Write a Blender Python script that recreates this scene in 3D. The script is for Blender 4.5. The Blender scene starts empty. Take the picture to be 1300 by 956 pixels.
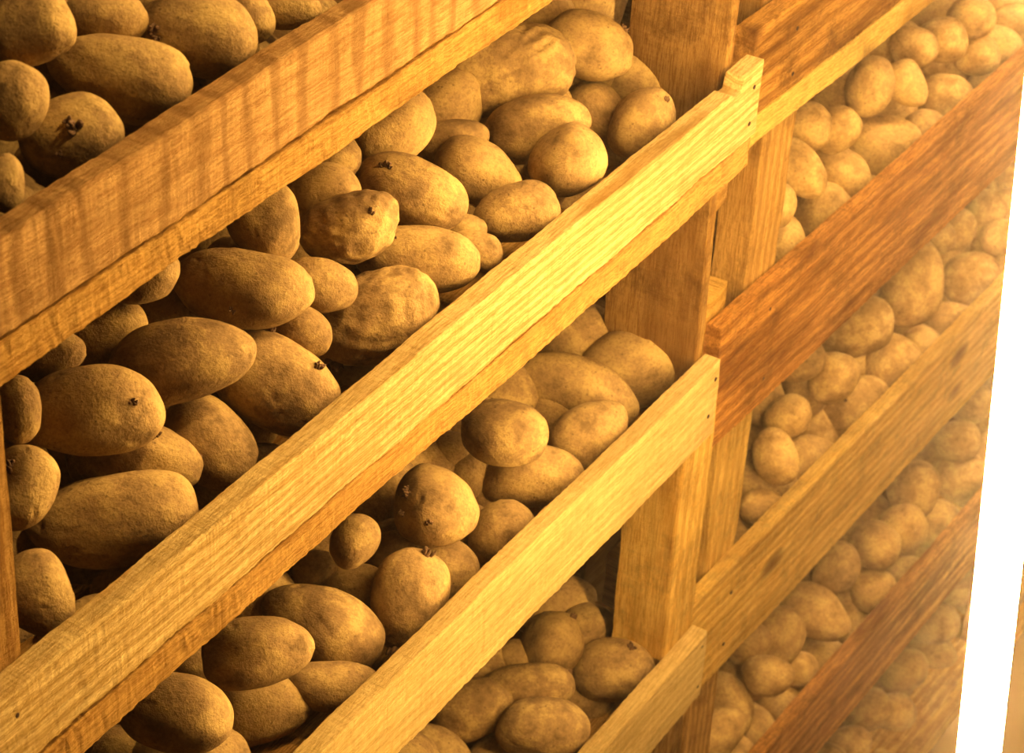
import bpy, math, random
import numpy as np
from mathutils import Matrix, Vector, Euler
random.seed(7); rng=np.random.default_rng(7)
S=bpy.context.scene; COL=S.collection
F=3200.0; CAMZ=2.56; CY=0.80
# ---------------- camera ----------------
d1=Vector((2400,2118,-3200)).normalized()
up=Vector((280,4522,3200)); up=(up-up.dot(d1)*d1).normalized()
yy=up.cross(d1).normalized()
R=Matrix((d1,yy,up))           # cam -> world
cam=bpy.data.cameras.new('camera'); co=bpy.data.objects.new('camera',cam); COL.objects.link(co)
M4=R.to_4x4(); M4.translation=Vector((0,-CY,CAMZ)); co.matrix_world=M4
cam.sensor_width=36; cam.lens=F/1300*36; cam.clip_start=0.05; cam.clip_end=50
cam.dof.use_dof=True; cam.dof.focus_distance=1.85; cam.dof.aperture_fstop=20
S.camera=co
S.view_settings.view_transform='Standard'
try: S.view_settings.look='Medium High Contrast'
except Exception: pass
CAM=Vector((0,-CY,CAMZ))
def ray(px,py):
    return R@Vector(((px-650)/F,(478-py)/F,-1.0))

# ---------------- material helpers ----------------
class NT:
    def __init__(s,name):
        s.m=bpy.data.materials.new(name); s.m.use_nodes=True; s.t=s.m.node_tree
        s.b=s.t.nodes['Principled BSDF']; s.o=s.t.nodes['Material Output']
    def n(s,typ,**kw):
        x=s.t.nodes.new(typ)
        for k,v in kw.items():
            if k in x.inputs: x.inputs[k].default_value=v
            else: setattr(x,k,v)
        return x
    def l(s,a,b): s.t.links.new(a,b)
    def mixc(s,fac,a,b,typ='MIX'):
        x=s.t.nodes.new('ShaderNodeMix'); x.data_type='RGBA'; x.blend_type=typ
        for sock,v in ((x.inputs[0],fac),(x.inputs[6],a),(x.inputs[7],b)):
            if hasattr(v,'is_output'): s.l(v,sock)
            else: sock.default_value=v
        return x.outputs[2]
    def ramp(s,src,pts):
        x=s.t.nodes.new('ShaderNodeValToRGB'); s.l(src,x.inputs[0])
        e=x.color_ramp.elements
        while len(e)<len(pts): e.new(0.5)
        for i,(p,c) in enumerate(pts):
            e[i].position=p; e[i].color=c if len(c)==4 else (*c,1)
        return x.outputs[0]
def g(v): return (v,v,v,1)

def wood(name,light,dark,grain=40,dist=6,saw=0.0,dirt=0.25,bump=1.0,stain=0.3,line=0.6,knots=True,fibre=0.75):
    w=NT(name)
    tc=w.n('ShaderNodeTexCoord'); oi=w.n('ShaderNodeObjectInfo')
    off=w.n('ShaderNodeVectorMath',operation='SCALE'); w.l(oi.outputs['Random'],off.inputs['Scale']); off.inputs[0].default_value=(7.3,3.1,5.7)
    ad=w.n('ShaderNodeVectorMath',operation='ADD'); w.l(tc.outputs['Object'],ad.inputs[0]); w.l(off.outputs[0],ad.inputs[1])
    def mp(sc):
        m=w.n('ShaderNodeMapping'); m.inputs['Scale'].default_value=sc; w.l(ad.outputs[0],m.inputs['Vector']); return m.outputs[0]
    wav=w.n('ShaderNodeTexWave',wave_type='BANDS',bands_direction='Z',Scale=grain,Distortion=dist,Detail=3.0,**{'Detail Scale':0.4,'Detail Roughness':0.6})
    w.l(mp((0.13,1,1)),wav.inputs['Vector'])
    fib=w.n('ShaderNodeTexNoise',Scale=1.0,Detail=5,Roughness=0.85); w.l(mp((34,600,600)),fib.inputs['Vector'])
    big=w.n('ShaderNodeTexNoise',Scale=1.0,Detail=4,Roughness=0.65); w.l(mp((5,30,30)),big.inputs['Vector'])
    scr=w.n('ShaderNodeTexNoise',Scale=1.0,Detail=3,Roughness=0.7); w.l(mp((380,10,20)),scr.inputs['Vector'])
    c=w.mixc(w.ramp(wav.outputs[0],[(0.45,g(0)),(0.9,g(line)),(1.0,g(line*0.5))]),(*light,1),(*dark,1))
    c=w.mixc(w.ramp(fib.outputs[0],[(0.46,g(0)),(0.58,g(fibre))]),c,(*dark,1))
    c=w.mixc(w.ramp(big.outputs[0],[(0.45,g(0)),(0.68,g(stain))]),c,tuple(x*0.5 for x in dark)+(1,))
    c=w.mixc(w.ramp(scr.outputs[0],[(0.50,g(0)),(0.74,g(0.22))]),c,tuple(x*0.8 for x in dark)+(1,))
    blot=w.n('ShaderNodeTexNoise',Scale=17.0,Detail=6,Roughness=0.8); w.l(ad.outputs[0],blot.inputs['Vector'])
    c=w.mixc(w.ramp(blot.outputs[0],[(0.50,g(0)),(0.66,g(dirt))]),c,(0.13,0.065,0.02,1))
    h=w.n('ShaderNodeMath',operation='MULTIPLY_ADD'); w.l(fib.outputs[0],h.inputs[0]); h.inputs[1].default_value=2.8; w.l(wav.outputs[0],h.inputs[2])
    h3=w.n('ShaderNodeMath',operation='MULTIPLY_ADD'); w.l(scr.outputs[0],h3.inputs[0]); h3.inputs[1].default_value=1.2; w.l(h.outputs[0],h3.inputs[2]); hh=h3.outputs[0]
    if saw>0:
        sw=w.n('ShaderNodeTexWave',wave_type='BANDS',bands_direction='X',Scale=11,Distortion=8.0,Detail=3,**{'Detail Scale':1.2,'Detail Roughness':0.6})
        w.l(mp((1,1,0.3)),sw.inputs['Vector'])
        c=w.mixc(w.ramp(sw.outputs[0],[(0.0,g(saw*0.8)),(0.5,g(0))]),c,tuple(x*0.55 for x in dark)+(1,))
        h2=w.n('ShaderNodeMath',operation='MULTIPLY_ADD'); w.l(sw.outputs[0],h2.inputs[0]); h2.inputs[1].default_value=saw*0.9; w.l(hh,h2.inputs[2]); hh=h2.outputs[0]
    if knots:
        vo=w.n('ShaderNodeTexVoronoi',Scale=1.0); w.l(mp((5.0,9,9)),vo.inputs['Vector'])
        c=w.mixc(w.ramp(vo.outputs['Distance'],[(0.07,g(0.9)),(0.14,g(0.4)),(0.18,g(0))]),c,(0.12,0.05,0.018,1))
    w.l(c,w.b.inputs['Base Color']); w.b.inputs['Roughness'].default_value=0.95
    w.b.inputs['Specular IOR Level'].default_value=0.04
    bp=w.n('ShaderNodeBump',Strength=1.0,Distance=0.0021*bump); w.l(hh,bp.inputs['Height']); w.l(bp.outputs[0],w.b.inputs['Normal'])
    return w.m
W_saw=wood('wood_sawn_pine',(0.76,0.48,0.22),(0.44,0.23,0.085),grain=20,dist=3,saw=0.6,line=0.2,knots=False)
W_grain=wood('wood_grainy_pine',(1.0,0.76,0.36),(0.54,0.30,0.085),grain=30,dist=12,bump=1.1,dirt=0.15,line=0.65,knots=False,fibre=.65)
W_pale=wood('wood_pale_pine',(0.92,0.69,0.32),(0.60,0.38,0.135),grain=26,dist=4,dirt=0.15,line=0.3,knots=False,fibre=.65)
W_red=wood('wood_reddish_board',(0.80,0.40,0.11),(0.30,0.105,0.024),grain=18,dist=8,stain=0.85,dirt=0.5)
W_weather=wood('wood_orange_weathered',(0.68,0.37,0.105),(0.27,0.115,0.025),grain=18,dist=8,stain=0.9,dirt=0.75)
W_gold=wood('wood_golden_board',(0.90,0.57,0.17),(0.48,0.23,0.048),grain=22,dist=7,stain=0.45,knots=False,dirt=0.3)
W_bright=wood('wood_bright_board',(1.0,0.70,0.23),(0.66,0.34,0.07),grain=20,dist=9,stain=0.45,dirt=0.35)
W_post=wood('wood_post',(0.50,0.30,0.105),(0.24,0.115,0.034),grain=20,dist=6,saw=0.1,dirt=0.65,knots=False)  # post wood dimmed overall, with the middle post's shade put into its colour
W_strip=wood('wood_rough_base',(0.78,0.48,0.165),(0.38,0.185,0.045),grain=24,dist=6,dirt=0.4,knots=False)
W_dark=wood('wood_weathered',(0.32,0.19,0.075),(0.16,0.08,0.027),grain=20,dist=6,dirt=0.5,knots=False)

def potato_mat(name,a,b,dust):
    w=NT(name); tc=w.n('ShaderNodeTexCoord'); oi=w.n('ShaderNodeObjectInfo')
    off=w.n('ShaderNodeVectorMath',operation='SCALE'); w.l(oi.outputs['Random'],off.inputs['Scale']); off.inputs[0].default_value=(17.3,13.1,15.7)
    ad=w.n('ShaderNodeVectorMath',operation='ADD'); w.l(tc.outputs['Object'],ad.inputs[0]); w.l(off.outputs[0],ad.inputs[1])
    n1=w.n('ShaderNodeTexNoise',Scale=36,Detail=4,Roughness=0.7); n2=w.n('ShaderNodeTexNoise',Scale=300,Detail=4,Roughness=0.8)
    vo=w.n('ShaderNodeTexVoronoi',Scale=110)
    for x in (n1,n2,vo): w.l(ad.outputs[0],x.inputs['Vector'])
    c=w.mixc(oi.outputs['Random'],(*a,1),(*b,1))
    c=w.mixc(w.ramp(n1.outputs[0],[(0.46,g(0)),(0.60,g(0.8))]),c,(*dust,1))
    c=w.mixc(w.ramp(n1.outputs[0],[(0.32,g(0.7)),(0.44,g(0))]),c,tuple(x*0.5 for x in b)+(1,))
    c=w.mixc(w.ramp(n2.outputs[0],[(0.46,g(0)),(0.64,g(0.4))]),c,tuple(x*0.5 for x in b)+(1,))
    c=w.mixc(w.ramp(vo.outputs['Distance'],[(0.05,g(0.6)),(0.14,g(0))]),c,tuple(x*0.35 for x in b)+(1,))
    w.l(c,w.b.inputs['Base Color']); w.b.inputs['Roughness'].default_value=0.85; w.b.inputs['Specular IOR Level'].default_value=0.1
    h=w.n('ShaderNodeMath',operation='MULTIPLY_ADD'); w.l(n1.outputs[0],h.inputs[0]); h.inputs[1].default_value=2.0; w.l(n2.outputs[0],h.inputs[2])
    bp=w.n('ShaderNodeBump',Strength=0.8,Distance=0.0014); w.l(h.outputs[0],bp.inputs['Height']); w.l(bp.outputs[0],w.b.inputs['Normal'])
    return w.m
P_left=potato_mat('potato_skin',(0.33,0.22,0.105),(0.235,0.153,0.077),(0.44,0.31,0.135))
P_right=potato_mat('potato_skin_hazed',(0.50,0.325,0.14),(0.38,0.24,0.10),(0.62,0.43,0.18))  # right stack: skin made paler so the lamp's haze sits in the colour
def plain(name,c,rough=0.8,metal=0,scale=30,var=0.3):
    w=NT(name); n=w.n('ShaderNodeTexNoise',Scale=scale,Detail=4); tc=w.n('ShaderNodeTexCoord'); w.l(tc.outputs['Object'],n.inputs['Vector'])
    cc=w.mixc(n.outputs[0],tuple(x*(1-var) for x in c)+(1,),tuple(min(1,x*(1+var)) for x in c)+(1,))
    w.l(cc,w.b.inputs['Base Color']); w.b.inputs['Roughness'].default_value=rough; w.b.inputs['Metallic'].default_value=metal
    return w.m
M_sprout=plain('sprout_dark',(0.12,0.065,0.032),0.8,0,300,0.6)
M_conc=plain('concrete',(0.30,0.21,0.12),0.9,0,4)
M_wall=plain('plaster',(0.15,0.105,0.06),0.9,0,2)
M_nail=plain('rusty_nail',(0.10,0.06,0.04),0.6,0.7,200)
M_cap=plain('lamp_cap',(0.6,0.6,0.6),0.4,0.6)
M_cord=plain('black_cord',(0.02,0.02,0.02),0.5)
e=NT('lamp_glow'); e.t.nodes.remove(e.b); em=e.n('ShaderNodeEmission',Strength=132.0); em.inputs['Color'].default_value=(1,0.655,0.25,1); e.l(em.outputs[0],e.o.inputs[0]); M_glow=e.m

# ---------------- mesh helpers ----------------
def link(name,me,mat,parent=None,loc=(0,0,0),rot=(0,0,0),smooth=False):
    o=bpy.data.objects.new(name,me); COL.objects.link(o)
    if mat: me.materials.append(mat)
    if smooth: me.polygons.foreach_set('use_smooth',[True]*len(me.polygons))
    o.parent=parent; o.location=loc; o.rotation_euler=rot
    return o
def thing(name,label,cat,loc=(0,0,0),rotz=0,group=None):
    o=bpy.data.objects.new(name,None); COL.objects.link(o); o.location=loc; o.rotation_euler=(0,0,rotz)
    o['label']=label; o['category']=cat
    if group: o['group']=group
    o.empty_display_size=0.05
    return o
def board(name,L,Wd,T,mat,parent,loc,rot=(0,0,0),rough=0.0008,ragged=0.0,notch=0,seed=None):
    """sawn board, length along local X, width local Z, thickness local Y; centre at origin"""
    r=random.Random(seed if seed is not None else random.random())
    n=max(6,int(L/(0.004 if ragged else 0.012))); ch=min(0.0014,T*0.12)
    hz,hy=Wd/2,T/2
    prof=[(-hy+ch,-hz),(0,-hz),(hy-ch,-hz),(hy,-hz+ch),(hy,0),(hy,hz-ch),(hy-ch,hz),(0,hz),(-hy+ch,hz),(-hy,hz-ch),(-hy,hz*0.35),(-hy,-hz*0.35),(-hy,-hz+ch)]
    ph=[r.uniform(0,6.28) for _ in range(12)]
    def low(x,k): return math.sin(x*9+ph[k])*0.5+math.sin(x*23+ph[k+1])*0.3+math.sin(x*61+ph[k+2])*0.2
    vs=[];fs=[];m=len(prof); chip=0;ct=0
    for i in range(n+1):
        x=-L/2+L*i/n
        if ragged and r.random()<0.05: ct=r.uniform(0.3,1.8)*ragged
        chip+=(ct-chip)*.5; ct*=.7
        jag=r.uniform(-.8,.8)*ragged+chip
        for j,(y,z) in enumerate(prof):
            dz=(low(x,0) if z>0 else low(x,3))*rough*1.6; dy=(low(x,6) if y>0 else low(x,8))*rough
            if z<-hz*0.9: dz+=jag
            if z>hz*0.9: dz-=abs(r.uniform(0,.7)*ragged)
            if ragged: dy+=r.uniform(-.3,.3)*ragged
            dx=0
            if i in(0,n): dx=r.uniform(-1,1)*0.0016
            zz=z+dz
            if notch and z>hz*0.9:
                if x>L/2-0.040: zz+=notch*1.6
                elif x>L/2-0.056: zz-=notch*0.6
            vs.append((x+dx,y+dy+r.uniform(-1,1)*rough*0.25,zz))
    for i in range(n):
        for j in range(m):
            a=i*m+j; b=i*m+(j+1)%m
            fs.append((a,b,b+m,a+m))
    fs.append(tuple(range(m-1,-1,-1))); fs.append(tuple(n*m+j for j in range(m)))
    me=bpy.data.meshes.new(name); me.from_pydata(vs,[],fs); me.update()
    return link(name,me,mat,parent,loc,rot)
def nail(parent,x,z,y):
    n=10; vs=[(0,-0.0008,0)]
    for k in range(n):
        a=k*2*math.pi/n; vs.append((0.0022*math.cos(a),-0.0004,0.0022*math.sin(a)))
    for k in range(n):
        a=k*2*math.pi/n; vs.append((0.0023*math.cos(a),0.003,0.0023*math.sin(a)))
    fs=[(0,1+k,1+(k+1)%n) for k in range(n)]+[(1+k,1+n+k,1+n+(k+1)%n,1+(k+1)%n) for k in range(n)]
    me=bpy.data.meshes.new('nail_head'); me.from_pydata(vs,[],fs)
    link('nail_head',me,M_nail,parent,(x,y,z))

# ---------------- room ----------------
def slab(name,x0,x1,y0,y1,z0,z1,mat):
    vs=[(x,y,z) for x in(x0,x1) for y in(y0,y1) for z in(z0,z1)]
    fs=[(0,1,3,2),(4,6,7,5),(0,4,5,1),(2,3,7,6),(0,2,6,4),(1,5,7,3)]
    me=bpy.data.meshes.new(name); me.from_pydata(vs,[],fs); me.update()
    o=link(name,me,mat); o['kind']='structure'; return o
slab('floor',-2,5.2,-2.4,1.0,-0.1,0,M_conc)
slab('wall_back',-2,5.2,0.9,1.0,0,3.6,M_wall)
slab('wall_right',5.1,5.2,-2.4,0.9,0,3.6,M_wall)
slab('wall_left',-2,-1.9,-2.4,0.9,0,3.6,M_wall)
slab('wall_front',-2,5.2,-2.5,-2.4,0,3.6,M_wall)
slab('ceiling',-2,5.2,-2.4,0.9,3.5,3.6,M_wall)

# ---------------- trays ----------------
DEP=0.55
def tray(label,group,org,rotz,zt,zb,zpost,L,slat_mat,strip,lp,rp,slat_x,floor_mat=W_strip,thick=0.017,notch=0,postmat=W_post,ends=(None,None),rec=0.0,blocks=(),gap=0.004,legs=()):
    t=thing('potato_tray',label,'tray',(org[0],org[1],CAMZ+zb),rotz,group)
    s0,s1=slat_x
    sb=zb+strip
    s=board('slat',s1-s0,zt-sb,thick,slat_mat,t,((s0+s1)/2,thick/2,(zt+sb)/2-zb),notch=notch,ragged=0.0010)
    for x in (-(s1-s0)/2+lp[0]-s0+lp[1]/2,(s1-s0)/2-0.012):
        for z in (0.25,-0.25):
            nail(s,x+random.uniform(-.006,.006),z*(zt-sb)+random.uniform(-.008,.008),-thick/2)
    fy=rec if strip>0.005 else thick+0.001
    ft=strip-gap if strip>0.005 else 0.014
    nb=5; wd=(DEP-fy-0.018)/nb
    for k in range(nb):
        fw=0.0 if k else 0.003
        board('floor_board',L-0.004 if k else s1-s0-.004,wd-0.006,ft,floor_mat if k==0 else W_dark,t,(L/2 if k else (s0+s1)/2,fy+wd*k+wd/2-fw,ft/2),(math.pi/2,0,0),rough=0.0008 if k else 0.0012,ragged=0.0016 if k==0 else 0)
    y0=thick+0.001; ph=zpost-zb-0.001; base=ft+0.001
    for (x,pw,dd) in (lp,rp):
        board('corner_post',ph-base,pw,dd,postmat,t,(x+pw/2,y0+dd/2,base+(ph-base)/2),(0,math.pi/2,0),rough=0.0014)
        board('corner_post',ph-base,pw,0.04,postmat,t,(x+pw/2,DEP-0.016-0.02,base+(ph-base)/2),(0,math.pi/2,0))
    board('back_slat',L,zt-sb,0.014,W_dark,t,(L/2,DEP-0.007,(zt+sb)/2-zb))
    for x,y_0 in ends:
        board('end_board',DEP-0.02-y_0,zt-zb-ft-0.008,0.013,W_dark,t,(x,(DEP-.02+y_0)/2,(zt+zb+ft)/2-zb),(0,0,math.pi/2),rough=0.0012)
    for bx,by,bw,bd,bz0,bz1,bm in blocks:
        board('corner_block',bd,bz1-bz0,bw,bm,t,(bx+bw/2,by+bd/2,(bz0+bz1)/2-zb),(0,0,math.pi/2),rough=0.0015)
    for lx,lw,ly,ld,lz0,lz1,lm in legs:
        board('leg',lz1-lz0,lw,ld,lm,t,(lx+lw/2,ly+ld/2,(lz0+lz1)/2-zb),(0,math.pi/2,0),rough=0.0014)
    return t
LT=[(-.725,-.818),(-1.034,-1.131),(-1.333,-1.419),(-1.700,-1.79),(-2.10,-2.19),(-2.47,-2.559)]
RT=[(-1.030,-1.160),(-1.350,-1.500),(-1.705,-1.853),(-2.10,-2.228),(-2.52,-2.559)]
LX=0.765; LL=1.825-LX
GL='stacked potato trays of the left stack'; GR='stacked potato trays of the right stack'
LP=(.015,.066,.03); RPt=(1.755-LX,.014,.098); RPl=(1.757-LX,.065,.060)
ET=((.10,.05),(1.757-LX+.036,.09)); EL=((.10,.05),(1.79-LX,.02))
sx=(-.03,1.781-LX)
tray('topmost tray of the left stack, its front slat crossed by dark saw marks',GL,(LX,0),0,LT[0][0],LT[0][1],-.74,LL,W_saw,.031,LP,RPt,sx,ends=ET,rec=.001,floor_mat=W_strip)
tray('second tray of the left stack, front slat with coarse raised grain, brightest lit',GL,(LX,0),0,LT[1][0],LT[1][1],LT[0][1],LL,W_grain,.033,LP,RPt,(-.03,1.786-LX),floor_mat=W_strip,notch=0.006,ends=ET,rec=.001,thick=.019)
xr=1.757-LX
tray('third tray of the left stack, smooth pale slat ending at the square post',GL,(LX,0),0,LT[2][0],LT[2][1],LT[1][1],LL,W_pale,.0,LP,RPt,(-.03,1.771-LX),ends=ET,thick=.019,
  legs=[(xr,.062,.020,.060,-1.707,-1.421,W_bright),(.015,.066,.020,.03,-1.707,-1.421,W_post),(xr,.066,.49,.04,-1.707,-1.421,W_post),(.015,.066,.49,.04,-1.707,-1.421,W_post)])
tray('fourth tray of the left stack, only its slat end showing below the square leg',GL,(LX,0),0,LT[3][0],LT[3][1],-1.709,LL,W_pale,.0,LP,(xr,.03,.02),(-.03,1.818-LX),ends=EL,thick=.019)
tray('fifth tray of the left stack, low below the others near the floor',GL,(LX,0),0,LT[4][0],LT[4][1],LT[3][1],LL,W_gold,.0,LP,RPl,sx,ends=EL)
tray('lowest tray of the left stack, standing on the floor',GL,(LX,0),0,LT[5][0],LT[5][1],LT[4][1],LL,W_gold,.0,LP,RPl,sx,ends=EL)
RO=(1.84,.034); TH=-math.radians(1.8); RL=1.22
RE=((.0085,.135),(RL-.02,.08)); rx=(0.0,RL)
def rps(x,w_,d): return ((x,w_,d),(RL-.13,.075,.05))
tray('topmost tray of the right stack, wide knotty board with paler base strip',GR,RO,TH,RT[0][0],RT[0][1],-.95,RL,W_weather,.036,*rps(.045,.08,.05),rx,floor_mat=W_bright,ends=RE,rec=.002,thick=.022)
tray('second tray of the right stack, wide reddish board with dark stained grain',GR,RO,TH,RT[1][0],RT[1][1],RT[0][1],RL,W_red,.0,*rps(.074,.066,.040),rx,ends=RE,postmat=W_strip,blocks=[(-.004,.019,.045,.10,-1.40,-1.325,W_gold),(-.004,.03,.04,.06,-1.235,-1.163,W_strip)])
tray('third tray of the right stack, golden orange board, brightest at its near end',GR,RO,TH,RT[2][0],RT[2][1],RT[1][1],RL,W_bright,.0,*rps(.060,.070,.05),rx,ends=RE,postmat=W_bright,blocks=[(-.004,.019,.04,.08,-1.77,-1.675,W_gold),(-.004,.03,.04,.05,-1.58,-1.503,W_strip)])
tray('fourth tray of the right stack, reddish board beside the glowing lamp foot',GR,RO,TH,RT[3][0],RT[3][1],RT[2][1],RL,W_red,.0,*rps(.06,.07,.05),rx,ends=RE,postmat=W_strip)
tray('lowest tray of the right stack, standing on the floor',GR,RO,TH,RT[4][0],RT[4][1],RT[3][1],RL,W_gold,.0,*rps(.055,.07,.05),rx,ends=RE)

# ---------------- potatoes ----------------
N0=(None,None,[])
PL={}
PL[0]=[
(35,35,115,95,20,0,*N0),
(150,98,184,108,-12,0,'long smooth dark potato above the top slat, wider than its neighbours','the long potato above the top slat',[]),
(91,173,130,104,15,-1,'grey-brown potato with a dark sprout cluster facing out, above the top slat','the sprouted grey-brown potato',[(98,160,10),(76,196,4)]),
(18,128,100,86,90,0,*N0),
(132,22,110,66,0,1,*N0),
(248,42,155,108,-8,0,'big round-ended potato at the top edge above the saw-marked slat','the big potato at the top edge',[(197,40,8)]),
(308,14,90,66,-60,1,*N0),
(362,12,90,52,10,1,*N0),
(4,232,74,56,80,0,*N0),
(210,12,80,50,0,2,*N0),
]
PL[1]=[
(634,88,190,116,14,0,'largest wrinkled oval potato at the top, between saw-marked slat and square post','the largest wrinkled potato',[]),
(748,58,116,84,-20,1,None,None,[(797,36,6)]),
(755,142,82,72,-60,1,*N0),
(815,158,98,80,40,0,'potato wedged against the wide square post, small sprout on top','the potato against the square post',[(845,126,5)]),
(683,163,134,84,10,0,*N0),
(497,163,120,90,35,1,*N0),
(575,183,104,68,10,2,*N0),
(522,245,145,90,-22,0,'oval potato with a raised curved scar along its upper side','the scarred oval potato',[(490,212,7)]),
(607,222,116,86,-25,1,*N0),
(720,205,100,86,35,-1,*N0),
(655,270,110,74,12,-1,*N0),
(407,248,102,78,15,1,*N0),
(445,290,132,88,20,0,'round cracked-skinned potato beside the long one above the grainy slat','the round cracked potato',[(470,268,5)]),
(335,283,112,92,-75,0,*N0),
(527,328,162,84,-6,0,'long smooth potato with a tiny bud, lying level in mid pile','the long level potato in mid pile',[(497,300,4)]),
(308,368,178,100,-10,0,'broad oval potato resting just below the top slat, left of the cracked one','the broad potato below the top slat',[(290,395,4)]),
(471,405,178,116,18,-1,'large dusty tapered potato leaning on the grainy slat in mid pile','the large dusty tapered potato',[(420,468,10)]),
(405,362,98,68,-10,2,*N0),
(204,405,146,78,28,1,'long potato tilted upward behind a smoother one near the top slat','the long upward-tilted potato',[]),
(230,458,188,106,10,-1,'smooth long potato lying on top of its neighbours, left of mid pile','the smooth potato lying on top',[]),
(110,523,192,114,8,-2,'prominent wide potato with pointed right end, foremost at far left','the wide potato with pointed end',[(168,508,5)]),
(350,487,170,114,-28,0,'yellowish scabby potato wedged behind the grainy slat in mid pile','the yellowish scabby potato',[(400,466,7),(345,424,5)]),
(266,562,132,102,-35,1,None,None,[(250,578,7)]),
(170,582,172,92,-4,1,'dark shaded potato between two big ones at lower left','the dark shaded potato at lower left',[(195,552,6)]),
(143,662,212,116,8,-2,'largest low-left potato, long and smooth, resting above the grainy slat','the long low-left potato',[]),
(30,620,108,82,75,0,None,None,[(12,592,7)]),
(48,757,114,94,-55,0,'rounded potato at the bottom left corner beside the narrow upright post','the potato beside the upright post',[]),
(603,318,70,50,-15,1,*N0),
(58,452,100,62,15,1,*N0),
(20,520,86,66,80,1,*N0),
(130,428,120,74,25,1,*N0),
(180,352,100,66,20,2,*N0),
(482,208,74,44,5,2,None,None,[(488,200,6)]),
(590,292,56,40,0,2,*N0),
(700,124,70,52,-30,2,*N0),
(378,418,90,64,-30,2,*N0),
(425,205,70,54,20,2,*N0),
(300,330,84,58,0,2,*N0),
(262,628,110,76,10,2,*N0),
(18,575,86,54,-10,2,*N0),
(320,600,110,76,20,2,*N0),
(110,800,120,80,20,2,*N0),
(175,745,120,80,10,2,*N0),
]
PL[2]=[
(726,496,174,90,-18,0,'long potato jammed between the grainy slat and square post','the long potato by the square post',[]),
(640,550,110,84,-12,0,*N0),
(748,550,108,80,45,-1,'yellowish potato tilted upright beside the square post above the pale slat','the tilted potato above the pale slat',[]),
(676,604,134,78,0,0,'smooth oval potato lying level above the pale slat','the level oval potato above the pale slat',[]),
(554,645,108,100,-20,-1,'round potato with dark sprout buds on its face, under the grainy slat','the round sprouted potato',[(518,626,8),(512,652,5),(546,664,5)]),
(594,598,88,74,80,1,*N0),
(637,678,90,82,20,0,None,None,[(648,690,7)]),
(530,715,156,84,-12,1,*N0),
(450,688,72,60,70,1,*N0),
(519,762,130,96,78,-1,'upright potato with a sprout on its tip, standing above the pale slat','the upright sprouted potato',[(541,706,9),(498,826,10)]),
(446,747,90,66,-10,1,*N0),
(408,796,160,106,-32,0,'big potato slanting down to the right, below the grainy slat','the big slanting potato',[]),
(328,828,140,90,5,0,'smooth potato low beneath the grainy slat, at bottom of the photo','the smooth potato at the bottom',[]),
(420,872,120,64,0,0,*N0),
(580,735,80,66,60,2,*N0),
(400,722,66,50,30,1,*N0),
(570,572,70,54,20,2,*N0),
(590,672,80,62,20,2,*N0),
(490,690,80,62,20,2,*N0),
(330,900,150,96,10,1,*N0),
(220,905,150,100,-10,0,*N0),
]
PL[3]=[
(700,820,90,78,60,0,'small yellowish potato with a sprout on top, below the pale slat','the small sprouted potato below the pale slat',[(728,784,7),(722,858,8)]),
(780,850,104,82,-5,0,'rounded potato beside the lower post, below the pale slat','the rounded potato beside the lower post',[(798,824,8)]),
(652,838,66,56,20,1,*N0),
(668,872,122,60,0,0,*N0),
(742,795,74,56,20,2,*N0),
(600,900,124,84,20,1,*N0),
(690,925,116,80,-10,0,*N0),
(780,925,104,78,20,1,*N0),
]
PR={}
PR[0]=[]
PR[1]=[(1120,187,98,82,-12,0,'largest oval potato high in the right stack, under the knotty board','the largest potato of the right stack',[]),
(1200,125,74,62,0,0,*N0),(1195,52,66,58,10,0,*N0),(1160,60,62,52,-20,1,*N0),(1105,110,78,60,70,0,*N0),
(1015,165,84,62,20,0,*N0),(1013,215,86,60,-50,0,*N0),(1065,218,88,62,-35,0,*N0),(1043,272,82,74,30,-1,'round potato behind the reddish board near the right stack post','the round potato behind the reddish board',[]),
(995,312,82,58,-75,0,*N0),(990,260,56,42,80,1,*N0),(1150,108,64,50,-60,1,*N0),(1240,72,58,50,20,0,*N0),(1232,22,64,52,0,0,*N0),
(1268,58,58,52,0,0,*N0),(1062,165,64,54,40,1,*N0),(1172,165,60,52,0,1,*N0),(1252,112,56,48,10,1,*N0),(1288,30,62,50,0,0,*N0),(1095,248,64,52,0,1,*N0)]
PR[2]=[(1159,360,112,78,78,0,'tall scabby potato behind and below the reddish board','the tall scabby potato',[]),(1233,355,76,70,0,0,*N0),(1087,415,96,74,15,0,*N0),(1128,465,84,74,50,0,*N0),
(1084,520,102,78,25,-1,'speckled oval potato resting above the golden board','the speckled oval potato',[(1076,510,4)]),(1057,480,70,60,60,1,*N0),(1172,447,70,58,-60,1,*N0),(1206,410,70,56,10,0,*N0),
(1215,292,56,46,60,0,*N0),(1250,272,62,52,70,0,*N0),(1240,318,62,48,0,1,*N0),(1278,342,58,50,0,0,*N0),(1186,300,54,46,0,1,*N0),(1015,456,66,56,20,0,*N0),
(1000,530,64,54,30,0,*N0),(972,508,68,48,80,1,*N0),(984,580,74,56,-70,0,*N0),(1025,590,92,74,15,-1,*N0),(966,645,56,48,0,0,*N0),(1240,240,56,48,0,0,*N0),(1282,262,54,46,0,0,*N0),(1268,300,50,44,20,0,*N0)]
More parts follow.
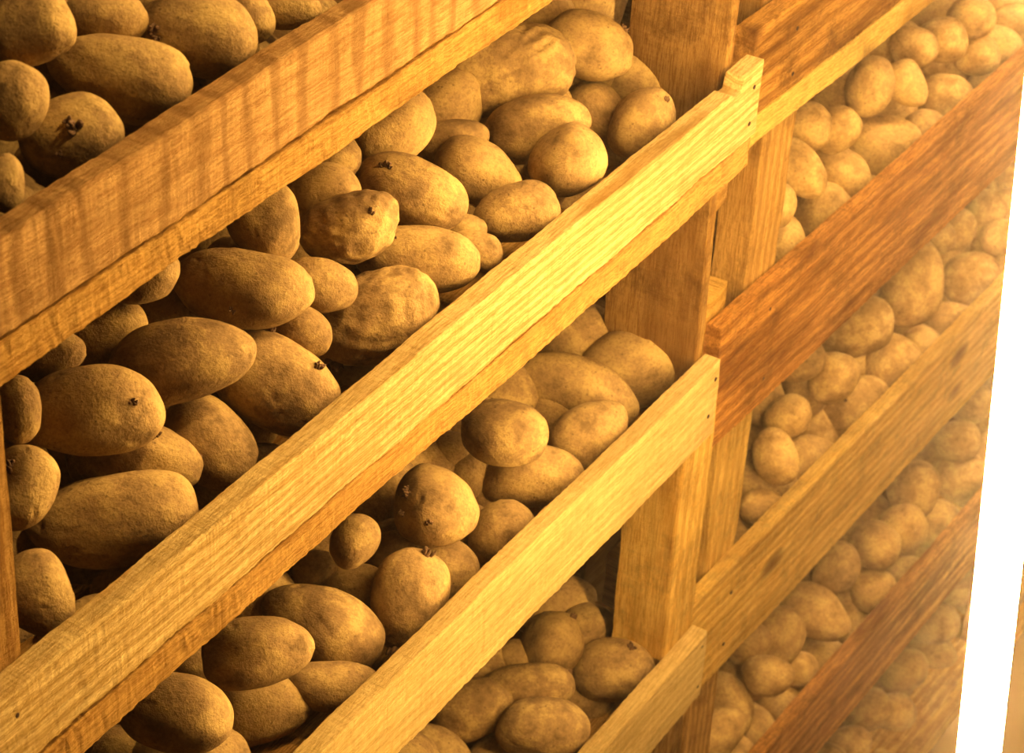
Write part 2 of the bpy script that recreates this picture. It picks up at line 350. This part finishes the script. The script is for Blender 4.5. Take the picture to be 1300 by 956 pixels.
PR[3]=[(1160,620,74,66,60,0,*N0),(1220,606,74,62,0,0,*N0),(1215,560,60,52,0,0,*N0),(1232,512,58,52,0,0,*N0),(1110,692,66,62,0,0,*N0),(1145,670,64,58,40,1,*N0),
(1187,665,68,60,10,0,*N0),(1109,750,60,56,0,-1,'small round potato below the golden board, near the lamp','the small round potato near the lamp',[]),(1062,722,70,58,50,0,*N0),(1035,777,96,66,-25,0,'elongated potato below the golden board in the right stack','the elongated potato below the golden board',[]),
(1082,790,66,56,-60,1,*N0),(990,808,78,62,70,0,*N0),(950,818,60,52,60,0,*N0),(1045,838,70,60,0,0,*N0),(975,858,66,52,0,0,*N0),(1012,850,56,46,0,1,*N0),(1200,712,60,54,0,1,*N0),(1152,732,60,52,0,1,*N0)]
PR[4]=[(1185,790,66,56,0,0,*N0),(1145,850,66,56,0,0,*N0),(1212,745,58,48,0,0,*N0),(1100,900,66,56,0,0,*N0)]

n_r=np.array((-math.sin(TH),math.cos(TH),0.0)); o_r=np.array((RO[0],RO[1]+CY,0.0))
n_l=np.array((0,1.0,0)); o_l=np.array((0,CY,0.0))
camR=np.array([list(r) for r in R])
class Pot: pass
pots=[]
def gaps(side):
    T=LT if side==0 else RT
    out=[]
    for k,(zt,zb) in enumerate(T):
        zab=T[k-1][1] if k>0 else (-.40 if side==0 else -.80)
        out.append((zt,zab,zb))
    return out
GP=(gaps(0),gaps(1))
def mk(side,k,cx,cy,L,Sh,ang,lev,label=None,short=None,spr=(),filler=False,dt=0.0):
    p=Pot(); p.side=side;p.k=k;p.cx=cx;p.cy=cy;p.a=L/2*1.03;p.b=Sh/2*1.03;p.ang=math.radians(ang);p.lev=lev;p.label=label;p.short=short;p.spr=spr;p.filler=filler
    d=np.array(ray(cx,cy)); p.d=d; p.sh=1.0
    n,o=(n_l,o_l) if side==0 else (n_r,o_r)
    zt,zab,zb=GP[side][k]; s=1.0
    dY=n@d; c=n@o
    t=(zt+.012-s*(c+.03))/(d[2]-s*dY)
    p.n=n;p.c=c;p.zab=zab
    f=d/np.linalg.norm(d); r0=np.cross(f,camR[:,1]); r0/=np.linalg.norm(r0); u0=np.cross(r0,f)
    ca,sa=math.cos(p.ang),math.sin(p.ang)
    p.ax=np.array([r0*ca+u0*sa,-r0*sa+u0*ca,-f])
    ratio=L/Sh
    p.dk=1.12 if ratio<1.18 else 0.95
    t+=p.b*t/F*p.dk*0.9+dt
    p.t=t
    for _ in range(30):
        rs=np.array((p.a,p.b,p.b*p.dk))*p.t/F
        ey=math.sqrt(sum((rs[i]*(p.ax[i]@n))**2 for i in range(3)))
        ez=math.sqrt(sum((rs[i]*p.ax[i][2])**2 for i in range(3)))
        P=p.t*p.d
        bad=0
        if n@P-c-ey<(0.025 if (side,k)==(1,1) else 0.021): bad=1
        if P[2]+ez>zab-0.003 and p.t<t+0.10: bad=1
        if not bad: break
        p.t+=0.006
    p.t0=p.t
    fl=zb+.018+ez
    p.cap=max(0.0,min(0.10,(P[2]-fl)/max(.05,-d[2])))
    pots.append(p); return p
for k,l in PL.items():
    for e_ in l: mk(0,k,*e_)
for k,l in PR.items():
    for e_ in l: mk(1,k,*e_)
CS=6; xs=np.arange(-40,1342,CS); ys=np.arange(-40,998,CS)
XX,YY=np.meshgrid(xs,ys)
need=np.full(XX.shape,-1,int)
A=(XX-650)/F; B=(478-YY)/F
Rw=camR
DX=Rw[0,0]*A+Rw[0,1]*B-Rw[0,2]; DY=Rw[1,0]*A+Rw[1,1]*B-Rw[1,2]; DZ=Rw[2,0]*A+Rw[2,1]*B-Rw[2,2]
for side in (0,1):
    n,o=(n_l,o_l) if side==0 else (n_r,o_r)
    t=(n@o)/(n[0]*DX+n[1]*DY); PX=t*DX; PZ=t*DZ
    inx=(PX>0.78)&(PX<1.72) if side==0 else (PX>1.93)&(PX<2.98)
    for k,(zt,zab,zb) in enumerate(GP[side]):
        lo=zt+0.002; hi=min(zab,zt+.33)+.002
        need[inx&(PZ>lo)&(PZ<hi)]=side*10+k
def cover(p,s=0.9):
    dx=XX-p.cx; dy=-(YY-p.cy); ca,sa=math.cos(p.ang),math.sin(p.ang)
    u=(dx*ca+dy*sa)/(p.a*s); v=(-dx*sa+dy*ca)/(p.b*s)
    need[(u*u+v*v)<1]=-1
for p in pots: cover(p,0.96)
cnt=0; tries=0
while cnt<250 and tries<2500:
    tries+=1
    idx=np.argwhere(need>=0)
    if len(idx)==0: break
    j,i=idx[rng.integers(len(idx))]
    same=idx[(abs(idx[:,0]-j)<7)&(abs(idx[:,1]-i)<7)&(need[idx[:,0],idx[:,1]]==need[j,i])]
    cyy,cxx=same.mean(0); code=need[j,i]; side,k=divmod(int(code),10)
    px=xs[0]+cxx*CS; py=ys[0]+cyy*CS
    if len(same)<3: need[j,i]=-1; continue
    d=np.array(ray(px,py)); dep=0.87/d[1]
    if side==0: la=rng.uniform(.041,.051); sb_=rng.uniform(.033,.038)
    else: la=rng.uniform(.036,.045); sb_=rng.uniform(.030,.034)
    p=mk(side,k,px,py,2*la*F/dep,2*sb_*F/dep,rng.uniform(-80,80),3,filler=True,dt=.02)
    if side==0 and (p.t*p.d)[0]>1.71: pots.remove(p); need[j,i]=-1; continue
    cover(p,0.92); need[j,i]=-1
    cnt+=1
N=len(pots)
def spheres(p):
    rs=np.array((p.a,p.b))*p.t/F*p.sh; P=p.t*p.d; h=rs[0]-rs[1]
    return [P-p.ax[0]*h,P-p.ax[0]*h*.5,P,P+p.ax[0]*h*.5,P+p.ax[0]*h],rs[1]*0.94
for it in range(110):
    sp=[spheres(p) for p in pots]
    C=np.array([s[0][2] for s in sp]); moved=0
    Rr=np.array([p.a*p.t/F for p in pots])
    for i in range(N):
        dist=np.linalg.norm(C[i+1:]-C[i],axis=1); near=np.where(dist<Rr[i]+Rr[i+1:])[0]+i+1
        for j in near:
            si,ri=sp[i]; sj,rj=sp[j]
            dm=min(np.linalg.norm(x-y) for x in si for y in sj)
            ov=ri+rj-dm
            if ov>0.0015:
                a,b=pots[i],pots[j]
                q=b if (b.lev*1000-b.cy)>(a.lev*1000-a.cy) else a
                cap=max(q.cap,0.07 if not q.filler else .08)
                if q.t-q.t0<cap:
                    q.t+=min(0.008,ov*0.5); moved+=1
                elif ov>.005:
                    lim=.82 if q.filler else (.90 if q.lev>0 else .96)
                    if q.sh>lim: q.sh*=.985; moved+=1
    if not moved: break
for p in pots: p.a*=p.sh; p.b*=p.sh

import bmesh
def ico(s):
    bm=bmesh.new(); bmesh.ops.create_icosphere(bm,subdivisions=s,radius=1)
    v=np.array([x.co[:] for x in bm.verts]); f=[tuple(x.index for x in q.verts) for q in bm.faces]; bm.free(); return v,f
ICO={s:ico(s) for s in (4,5,6)}
def potato_shape(base,seed,wrinkle=0):
    r=np.random.default_rng(seed); p=base.copy(); n=p/np.linalg.norm(p,axis=1)[:,None]
    rad=np.ones(len(p))
    for f,am,c in ((1.7,.07,4),(3.2,.040,6),(6.5,.014,8),(13,.005,10)):
        for _ in range(c):
            w=r.normal(size=3); w*=f/np.linalg.norm(w); rad+=am*0.5*np.sin(n@w+r.uniform(0,6.28))
    if wrinkle:
        for _ in range(14):
            w=r.normal(size=3)*np.array((1,.5,.5)); w*=17/np.linalg.norm(w); rad+=.005*np.sin(n@w+2*np.sin(n@(r.normal(size=3)*4)))
    for _ in range(r.integers(6,11)):
        c=r.normal(size=3); c/=np.linalg.norm(c)
        br=r.normal(size=3); br-=br@c*c; br/=np.linalg.norm(br); sd=np.cross(c,br)
        q=n-c; u=q@br; v=q@sd; w_=r.uniform(.05,.085); dp=r.uniform(.03,.055)
        rad-=dp*np.exp(-(u*u/(w_*w_*.6)+v*v/(w_*w_*2.2)))*(n@c>0)
        rad+=dp*.45*np.exp(-((u-w_*1.3)**2/(w_*w_*.5)+v*v/(w_*w_*4)))*(n@c>0)
    p=n*rad[:,None]
    x=p[:,0]; tp=r.uniform(-.18,.18)
    p[:,1]*=1+tp*x; p[:,2]*=1+tp*x
    p[:,0]=np.sign(x)*np.abs(x)**0.9
    p[:,1]+=r.uniform(-.13,.13)*(x*x-.4); p[:,2]+=r.uniform(-.08,.08)*(x*x-.4)
    for ax in range(3):
        p[:,ax]-=(p[:,ax].max()+p[:,ax].min())/2
        p[:,ax]/=(p[:,ax].max()-p[:,ax].min())/2
    return p
def sprout_mesh(size,seed):
    r=random.Random(seed); vs=[];fs=[]
    for k in range(11):
        a=r.uniform(0,6.28); q=r.uniform(0,.75)*size; bx,by=math.cos(a)*q,math.sin(a)*q
        h=size*r.uniform(.35,1.0)*(1-.4*q/size); rr=size*r.uniform(.14,.26); lean=(r.uniform(-.4,.4)*size,r.uniform(-.4,.4)*size)
        base=len(vs); m=7
        for (f,rf) in ((-.4,1.0),(.25,1.15),(.6,.8),(.88,.5)):
            for j in range(m):
                t=j*6.283/m
                vs.append((bx+lean[0]*max(f,0)+rr*rf*math.cos(t)*r.uniform(.8,1.2),by+lean[1]*max(f,0)+rr*rf*math.sin(t)*r.uniform(.8,1.2),h*f))
        vs.append((bx+lean[0],by+lean[1],h))
        for l_ in range(3):
            for j in range(m):
                fs.append((base+l_*m+j,base+l_*m+(j+1)%m,base+(l_+1)*m+(j+1)%m,base+(l_+1)*m+j))
        for j in range(m): fs.append((base+3*m+j,base+3*m+(j+1)%m,base+4*m))
    me=bpy.data.meshes.new('sprout'); me.from_pydata(vs,[],fs); me.update(); return me
land=[p for p in pots if p.short]
TN=({0:'in the top left tray',1:'in the second left tray',2:'in the third left tray',3:'in the fourth left tray',4:'in the low left tray',5:'in the lowest left tray'},
    {0:'in the top right tray',1:'in the second right tray',2:'in the third right tray',3:'in the fourth right tray',4:'in the lowest right tray'})
CNT={}
for i,p in enumerate(pots):
    if p.label: continue
    same=[l for l in land if l.side==p.side and l.k==p.k] or [l for l in land if l.side==p.side]
    l=min(same,key=lambda l:(l.cx-p.cx)**2+(l.cy-p.cy)**2)
    dx,dy=p.cx-l.cx,p.cy-l.cy
    a=math.degrees(math.atan2(-dy,dx))%360
    p.dr=['right of','upper right of','above','upper left of','left of','lower left of','below','lower right of'][int((a+22.5)//45)%8]
    ln=p.a*2*p.t/F; sz='small' if ln<.078 else ('medium' if ln<.095 else 'large')
    shp='round' if p.a/p.b<1.18 else ('oval' if p.a/p.b<1.4 else 'long')
    p.st='half-hidden ' if p.filler else ''
    p.key=(p.st,sz,shp,p.dr,l.short); p.dist=math.hypot(dx,dy)
    CNT.setdefault(p.key,[]).append(p)
for key,l in CNT.items():
    l.sort(key=lambda p:p.dist)
    for q,p in enumerate(l):
        st,sz,shp,dr,sh=key
        o_=['','second ','third ','fourth ','fifth ','sixth ','seventh ','eighth ','ninth ','tenth '][min(q,9)]
        p.label=f'{o_}{st}{sz} {shp} potato {dr} {sh}'
for i,p in enumerate(pots):
    t=p.t; rs=np.array((p.a,p.b,p.b*p.dk))*t/F
    q=5 if (not p.filler and p.side==0) else 4
    wr=(p.cx,p.cy) in ((634,88),(445,290),(471,405))
    if wr: q=6
    base,fc=ICO[q]
    v=potato_shape(base,1000+i,wr)*rs
    me=bpy.data.meshes.new('potato')
    me.vertices.add(len(v)); me.vertices.foreach_set('co',v.astype(np.float32).ravel())
    nf=len(fc); me.loops.add(nf*3); me.loops.foreach_set('vertex_index',np.array(fc,dtype=np.int32).ravel())
    me.polygons.add(nf); me.polygons.foreach_set('loop_start',np.arange(0,nf*3,3,dtype=np.int32)); me.polygons.foreach_set('loop_total',np.full(nf,3,dtype=np.int32))
    me.update(calc_edges=True); me.validate()
    o=link('potato',me,P_left if p.side==0 else P_right,smooth=True)
    mx=Matrix((p.ax[0],p.ax[1],p.ax[2])).transposed()
    m4=mx.to_4x4(); m4.translation=Vector(p.t*p.d)+CAM
    o.matrix_world=m4
    o['label']=p.label; o['category']='potato'; o['group']='potatoes '+TN[p.side][p.k]
    for (sx_,sy_,mm) in p.spr:
        dx,dy=sx_-p.cx,-(sy_-p.cy); ca,sa=math.cos(p.ang),math.sin(p.ang)
        u=(dx*ca+dy*sa)/p.a; w=(-dx*sa+dy*ca)/p.b; q2=u*u+w*w
        if q2>.96: s_=math.sqrt(.96/q2); u*=s_; w*=s_; q2=.96
        tgt=np.array((u,w,math.sqrt(1-q2))); vn=v/rs; vn=vn/np.linalg.norm(vn,axis=1)[:,None]
        ii=int(np.argmax(vn@tgt)); nr=Vector(v[ii]/rs/rs).normalized()
        link('sprout',sprout_mesh(mm/1000*0.85,i),M_sprout,o,tuple(v[ii]),nr.to_track_quat('Z','Y').to_euler(),True)

# ---------------- lamp ----------------
P1=Vector(1.97*ray(1252,867))+CAM; P2=Vector(1.70*ray(1333,110))+CAM
ax=(P2-P1).normalized(); z0=1.13; z1=2.45
A0=P1+ax*((z0-P1.z)/ax.z); A1=P1+ax*((z1-P1.z)/ax.z)
lt=thing('tube_lamp','glowing warm white tube lamp hung upright in the aisle beside the trays','lamp',A0)
def tube(name,a,b,r,mat,parent,n=24):
    a=Vector(a);b=Vector(b); d=(b-a); L=d.length; vs=[];fs=[]
    prof=[(0,0),(r*.8,0),(r,r*.25),(r,L-r*.25),(r*.8,L),(0,L)]
    for rr,h in prof:
        for k in range(n): vs.append((rr*math.cos(k*6.28318/n),rr*math.sin(k*6.28318/n),h))
    for l_ in range(len(prof)-1):
        for k in range(n): fs.append((l_*n+k,l_*n+(k+1)%n,(l_+1)*n+(k+1)%n,(l_+1)*n+k))
    me=bpy.data.meshes.new(name); me.from_pydata(vs,[],fs); me.update()
    return link(name,me,mat,parent,a,d.to_track_quat('Z','Y').to_euler(),True)
dv=A1-A0
tube('tube',(0,0,0),dv,.0175,M_glow,lt)
tube('end_cap',-ax*.035,ax*.004,.0195,M_cap,lt); tube('end_cap',dv-ax*.004,dv+ax*.035,.0195,M_cap,lt)
tube('cord',dv+ax*.03,Vector((dv.x+.02,dv.y,3.5-A0.z)),.003,M_cord,lt,8)

def area(name,loc,tgt,sx,sy,power,col):
    l=bpy.data.lights.new(name,'AREA'); l.shape='RECTANGLE'; l.size=sx; l.size_y=sy; l.energy=power; l.color=col
    o=bpy.data.objects.new(name,l); COL.objects.link(o); o.location=loc
    o.rotation_euler=(Vector(tgt)-Vector(loc)).to_track_quat('-Z','Y').to_euler(); return o
area('left_stack_fill',(1.35,-0.62,3.0),(1.05,0.05,1.6),0.1,0.1,16,(1,0.68,0.28))  # added fill light out of frame, brightens the left stack; no real fixture
area('right_stack_fill',(2.75,-0.62,2.2),(2.45,0.05,1.1),0.12,0.7,24,(1,0.69,0.34))  # second added fill, unseen to the right, lifts the right stack
w=bpy.data.worlds.new('world'); S.world=w; w.use_nodes=True
wt=w.node_tree
wt.nodes['Background'].inputs[0].default_value=(1,0.6,0.28,1); wt.nodes['Background'].inputs[1].default_value=0.1
vsc=wt.nodes.new('ShaderNodeVolumeScatter'); vsc.inputs['Density'].default_value=0.016; vsc.inputs['Color'].default_value=(1,.86,.80,1); vsc.inputs['Anisotropy'].default_value=0.88
wt.links.new(vsc.outputs[0],wt.nodes['World Output'].inputs['Volume'])
